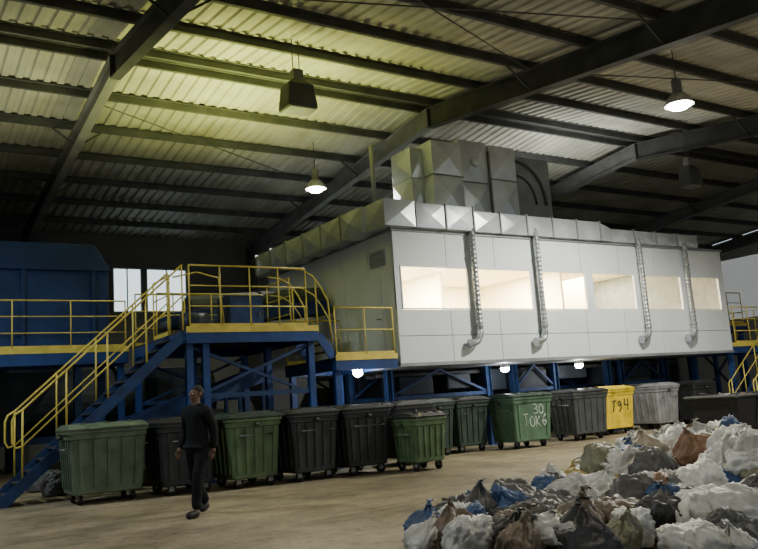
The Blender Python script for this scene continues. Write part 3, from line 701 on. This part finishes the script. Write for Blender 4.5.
def bdist(x,y):
    p=Vector((x,y)); best=9
    for i in range(len(poly)):
        a=Vector(poly[i]); b_=Vector(poly[(i+1)%len(poly)]); t=max(0,min(1,(p-a).dot(b_-a)/(b_-a).length_squared)); best=min(best,(a+(b_-a)*t-p).length)
    return best
def sm(t): t=max(0,min(1,t)); return t*t*(3-2*t)
def target(x,y):
    cap=.14+.62*sm((x-5.6)/2.2)+.34*sm((x-8.0)/3.0); return min(cap,.2+1.15*bdist(x,y))
G=.1; hm={}
def hget(x,y): return hm.get((round(x/G),round(y/G)),0.)
def zone(x,y):
    if x<6.3: return 'left front'
    if x<8.2: return 'middle'
    if y>x*.6+1.6: return 'far crest'
    return 'right side'
count=0; fails=0
while count<299 and fails<4000:
    x=random.uniform(4.1,14.9); y=random.uniform(3.8,10.4)
    if not inside(x,y): continue
    hh=hget(x,y)
    if hh>.08 and hh>target(x,y)-.1: fails+=1; continue
    fails=0
    R=random.uniform(.15,.26)
    zs=[hget(x+dx*R*.6,y+dy*R*.6) for dx in (-1,0,1) for dy in (-1,0,1)]
    z=max(0,sum(zs)/9-.07)
    if max(zs)<.05: z=0
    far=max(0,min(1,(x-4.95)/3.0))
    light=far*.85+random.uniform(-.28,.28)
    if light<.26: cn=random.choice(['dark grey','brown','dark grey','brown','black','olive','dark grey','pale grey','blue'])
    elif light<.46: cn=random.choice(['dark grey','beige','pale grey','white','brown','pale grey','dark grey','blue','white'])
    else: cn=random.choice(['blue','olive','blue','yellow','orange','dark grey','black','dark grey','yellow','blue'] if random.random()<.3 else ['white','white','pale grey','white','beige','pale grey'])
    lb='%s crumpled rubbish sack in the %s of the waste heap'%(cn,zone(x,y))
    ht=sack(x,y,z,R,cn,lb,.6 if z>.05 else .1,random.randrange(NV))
    n=int(R/G)+1
    for i in range(-n,n+1):
        for j in range(-n,n+1):
            d=math.hypot(i*G,j*G)
            if d<R:
                k=(round(x/G)+i,round(y/G)+j); hm[k]=max(hm.get(k,0),z+ht*math.sqrt(1-(d/R)**2))
    count+=1
for k in range(9):                                     # rubbish lying in the open skip
    cn=('dark grey','pale grey','brown')[k%3]
    sack(sx_-1.6+.4*k,sy_+(.2 if k%2 else -.2),.13 if k%2 else .5,.3,cn,'%s sack lying in the low black open skip'%cn,.2,(k*3+1)%NV)
for k in range(14):                                    # loose sacks in the shade below the stairs
    cn=('dark grey','brown','beige','dark grey')[k%4]
    sack(3.0+.34*(k%7),17.25+.1*(k%2) if k<7 else 18.75,0,.27,cn,'%s sack lying in the shade below the long staircase'%cn,.1,(k*5+2)%NV)

# ------------------------------------------------------------------ walking person
def skin(name, J, E, mat, parent, sub=2):
    keys=list(J); me=bpy.data.meshes.new(name)
    me.from_pydata([J[k][:3] for k in keys],[(keys.index(a),keys.index(b)) for a,b in E],[])
    o=bpy.data.objects.new(name,me); C.objects.link(o)
    md=o.modifiers.new('skin','SKIN'); md.use_smooth_shade=True
    for i,k in enumerate(keys):
        sv=me.skin_vertices[0].data[i]; r=J[k][3]; sv.radius=(r,J[k][4]) if len(J[k])>4 else (r,r); sv.use_root=(i==0)
    sb=o.modifiers.new('sub','SUBSURF'); sb.levels=sub; sb.render_levels=sub
    dg=bpy.context.evaluated_depsgraph_get(); dg.update()
    m2=bpy.data.meshes.new_from_object(o.evaluated_get(dg)); o.modifiers.clear(); o.data=m2
    m2.materials.clear(); m2.materials.append(mat)
    m2.polygons.foreach_set('use_smooth',[True]*len(m2.polygons))
    o.parent=parent; ORG[o.name]=Vector((0,0,0)); return o
m_skin=M('skin',(.15,.085,.055),.65,0,.08,20); m_jack=M('dark_jacket',(.009,.010,.012),.85,0,.3,10,.3,spec=.2); m_trs=M('dark_trousers',(.010,.011,.015),.85,0,.3,10,.3,spec=.2); m_shoe=M('shoe',(.018,.018,.018),.6); m_hair=M('hair',(.022,.017,.013),.8); m_eye=M('eye',(.5,.5,.5),.3)
pr=thing('person','person in dark jacket and trousers walking in front of the green bins','person',(0,0,0))
J={'pel':(0,0,.96,.10),'wst':(0,-.01,1.12,.09),'chs':(0,-.01,1.32,.11),'nkb':(0,-.01,1.48,.07),'nk':(0,-.015,1.55,.055),'jaw':(0,-.03,1.615,.07,.075),'hd':(0,-.02,1.69,.08,.098),'tp':(0,-.01,1.755,.065,.078),
   'shl':(.17,0,1.43,.05),'ell':(.235,.08,1.16,.04),'wrl':(.235,.06,.92,.03),'hnl':(.235,.045,.85,.036),
   'shr':(-.17,0,1.43,.05),'elr':(-.235,.02,1.15,.04),'wrr':(-.225,-.12,.94,.03),'hnr':(-.222,-.165,.88,.036),
   'hil':(.1,0,.9,.08),'knl':(.1,-.14,.51,.055),'anl':(.1,-.18,.1,.036),'tol':(.1,-.29,.05,.028),
   'hir':(-.1,.01,.9,.08),'knr':(-.1,.03,.5,.055),'anr':(-.1,.24,.14,.036),'tor':(-.1,.15,.055,.028)}
E=[('pel','wst'),('wst','chs'),('chs','nkb'),('nkb','nk'),('nk','jaw'),('jaw','hd'),('hd','tp'),('nkb','shl'),('shl','ell'),('ell','wrl'),('wrl','hnl'),('nkb','shr'),('shr','elr'),('elr','wrr'),('wrr','hnr'),
   ('pel','hil'),('hil','knl'),('knl','anl'),('anl','tol'),('pel','hir'),('hir','knr'),('knr','anr'),('anr','tor')]
body=skin('body',J,E,m_skin,pr)
for sd,hx,hy,hz,dy,sg in (('l',.235,.045,.85,-.15,1),('r',-.222,-.165,.88,-.5,-1)):
    for k,ln in enumerate((.062,.07,.066,.052)):
        y=hy-.03+.02*k; b0=Vector((hx,y,hz-.01)); dd=Vector((-.12*sg,dy*.3,-1)).normalized()
        p1=b0+dd*ln*.6; p2=p1+Vector((-.35*sg,dy*.3,-.9)).normalized()*ln*.6
        skin('finger',{'a':(*b0,.010),'b':(*p1,.009),'c':(*p2,.008)},[('a','b'),('b','c')],m_skin,body,1)
    b0=Vector((hx,hy-.025,hz+.02)); skin('thumb',{'a':(*b0,.012),'b':(b0.x-.015*sg,b0.y-.035,b0.z-.03,.011),'c':(b0.x-.02*sg,b0.y-.04,b0.z-.06,.009)},[('a','b'),('b','c')],m_skin,body,1)
jk={'wst':(0,-.01,1.1,.17,.15),'pel':(0,0,.95,.175,.155),'hem':(0,0,.80,.18,.165),'chs':(0,-.01,1.32,.18,.155),'nkb':(0,-.0,1.47,.11),'col':(0,-.01,1.575,.088),
    'shl':(.19,0,1.42,.088),'ell':(.24,.08,1.16,.07),'wrl':(.236,.06,.90,.056),'shr':(-.19,0,1.42,.088),'elr':(-.24,.02,1.15,.07),'wrr':(-.227,-.13,.925,.056)}
skin('jacket',jk,[('wst','pel'),('pel','hem'),('wst','chs'),('chs','nkb'),('nkb','col'),('nkb','shl'),('shl','ell'),('ell','wrl'),('nkb','shr'),('shr','elr'),('elr','wrr')],m_jack,pr)
tj={'pel':(0,0,.95,.15,.13),'top':(0,0,1.1,.14,.12),'hil':(.1,-.01,.86,.118),'knl':(.1,-.14,.51,.088),'anl':(.1,-.18,.09,.072),'hir':(-.1,.01,.86,.118),'knr':(-.1,.03,.5,.088),'anr':(-.1,.245,.13,.072)}
skin('trousers',tj,[('pel','top'),('pel','hil'),('hil','knl'),('knl','anl'),('pel','hir'),('hir','knr'),('knr','anr')],m_trs,pr)
skin('shoe',{'h':(.1,-.13,.06,.06),'m':(.1,-.24,.055,.058),'t':(.1,-.37,.045,.05)},[('h','m'),('m','t')],m_shoe,pr)
skin('shoe',{'h':(-.1,.28,.13,.062),'m':(-.1,.21,.085,.06),'t':(-.1,.11,.05,.052)},[('h','m'),('m','t')],m_shoe,pr)
def ell(name,c,r,mat,par):
    m=MB(); m.lathe([(max(.001,math.sin(a)),-math.cos(a)) for a in [PI*k/10 for k in range(11)]],n=16); m.v=[Vector((v.x*r[0]+c[0],v.y*r[1]+c[1],v.z*r[2]+c[2])) for v in m.v]
    return m.build(name,mat,par,True)
for s in (-1,1):
    ell('eye',(s*.03,-.108,1.69),(.013,.012,.008),m_eye,body); ell('ear',(s*.082,-.01,1.68),(.012,.022,.032),m_skin,body)
ell('nose',(0,-.122,1.665),(.012,.018,.022),m_skin,body); ell('mouth',(0,-.105,1.622),(.024,.01,.006),M('lips',(.13,.05,.04),.5),body)
ell('hair',(0,.024,1.712),(.088,.098,.098),m_hair,pr)
pr.location=(3.86,11.1,0); pr.rotation_euler=(0,0,-PI/2+.5)

# ------------------------------------------------------------------ daylight through the open front of the hall
w=bpy.data.worlds.new('world'); bpy.context.scene.world=w; w.use_nodes=True
w.node_tree.nodes['Background'].inputs['Color'].default_value=(.80,.91,1,1); w.node_tree.nodes['Background'].inputs['Strength'].default_value=.8

# ------------------------------------------------------------------ camera
p=math.atan(126.7/790); r=math.radians(4.0); al=math.radians(57.37)
H=Vector((math.cos(al),math.sin(al),0)); R=Vector((math.sin(al),-math.cos(al),0)); Z=Vector((0,0,1))
F=H*math.cos(p)+Z*math.sin(p); U=-H*math.sin(p)+Z*math.cos(p)
rx=R*math.cos(r)-U*math.sin(r); ux=R*math.sin(r)+U*math.cos(r)
cd=bpy.data.cameras.new('camera'); co=bpy.data.objects.new('camera',cd); C.objects.link(co)
cd.sensor_width=36; cd.lens=790/758*36; cd.clip_end=200
m=Matrix((rx,ux,-F)).transposed().to_4x4(); m.translation=Vector((0,0,1.4)); co.matrix_world=m
bpy.context.scene.camera=co
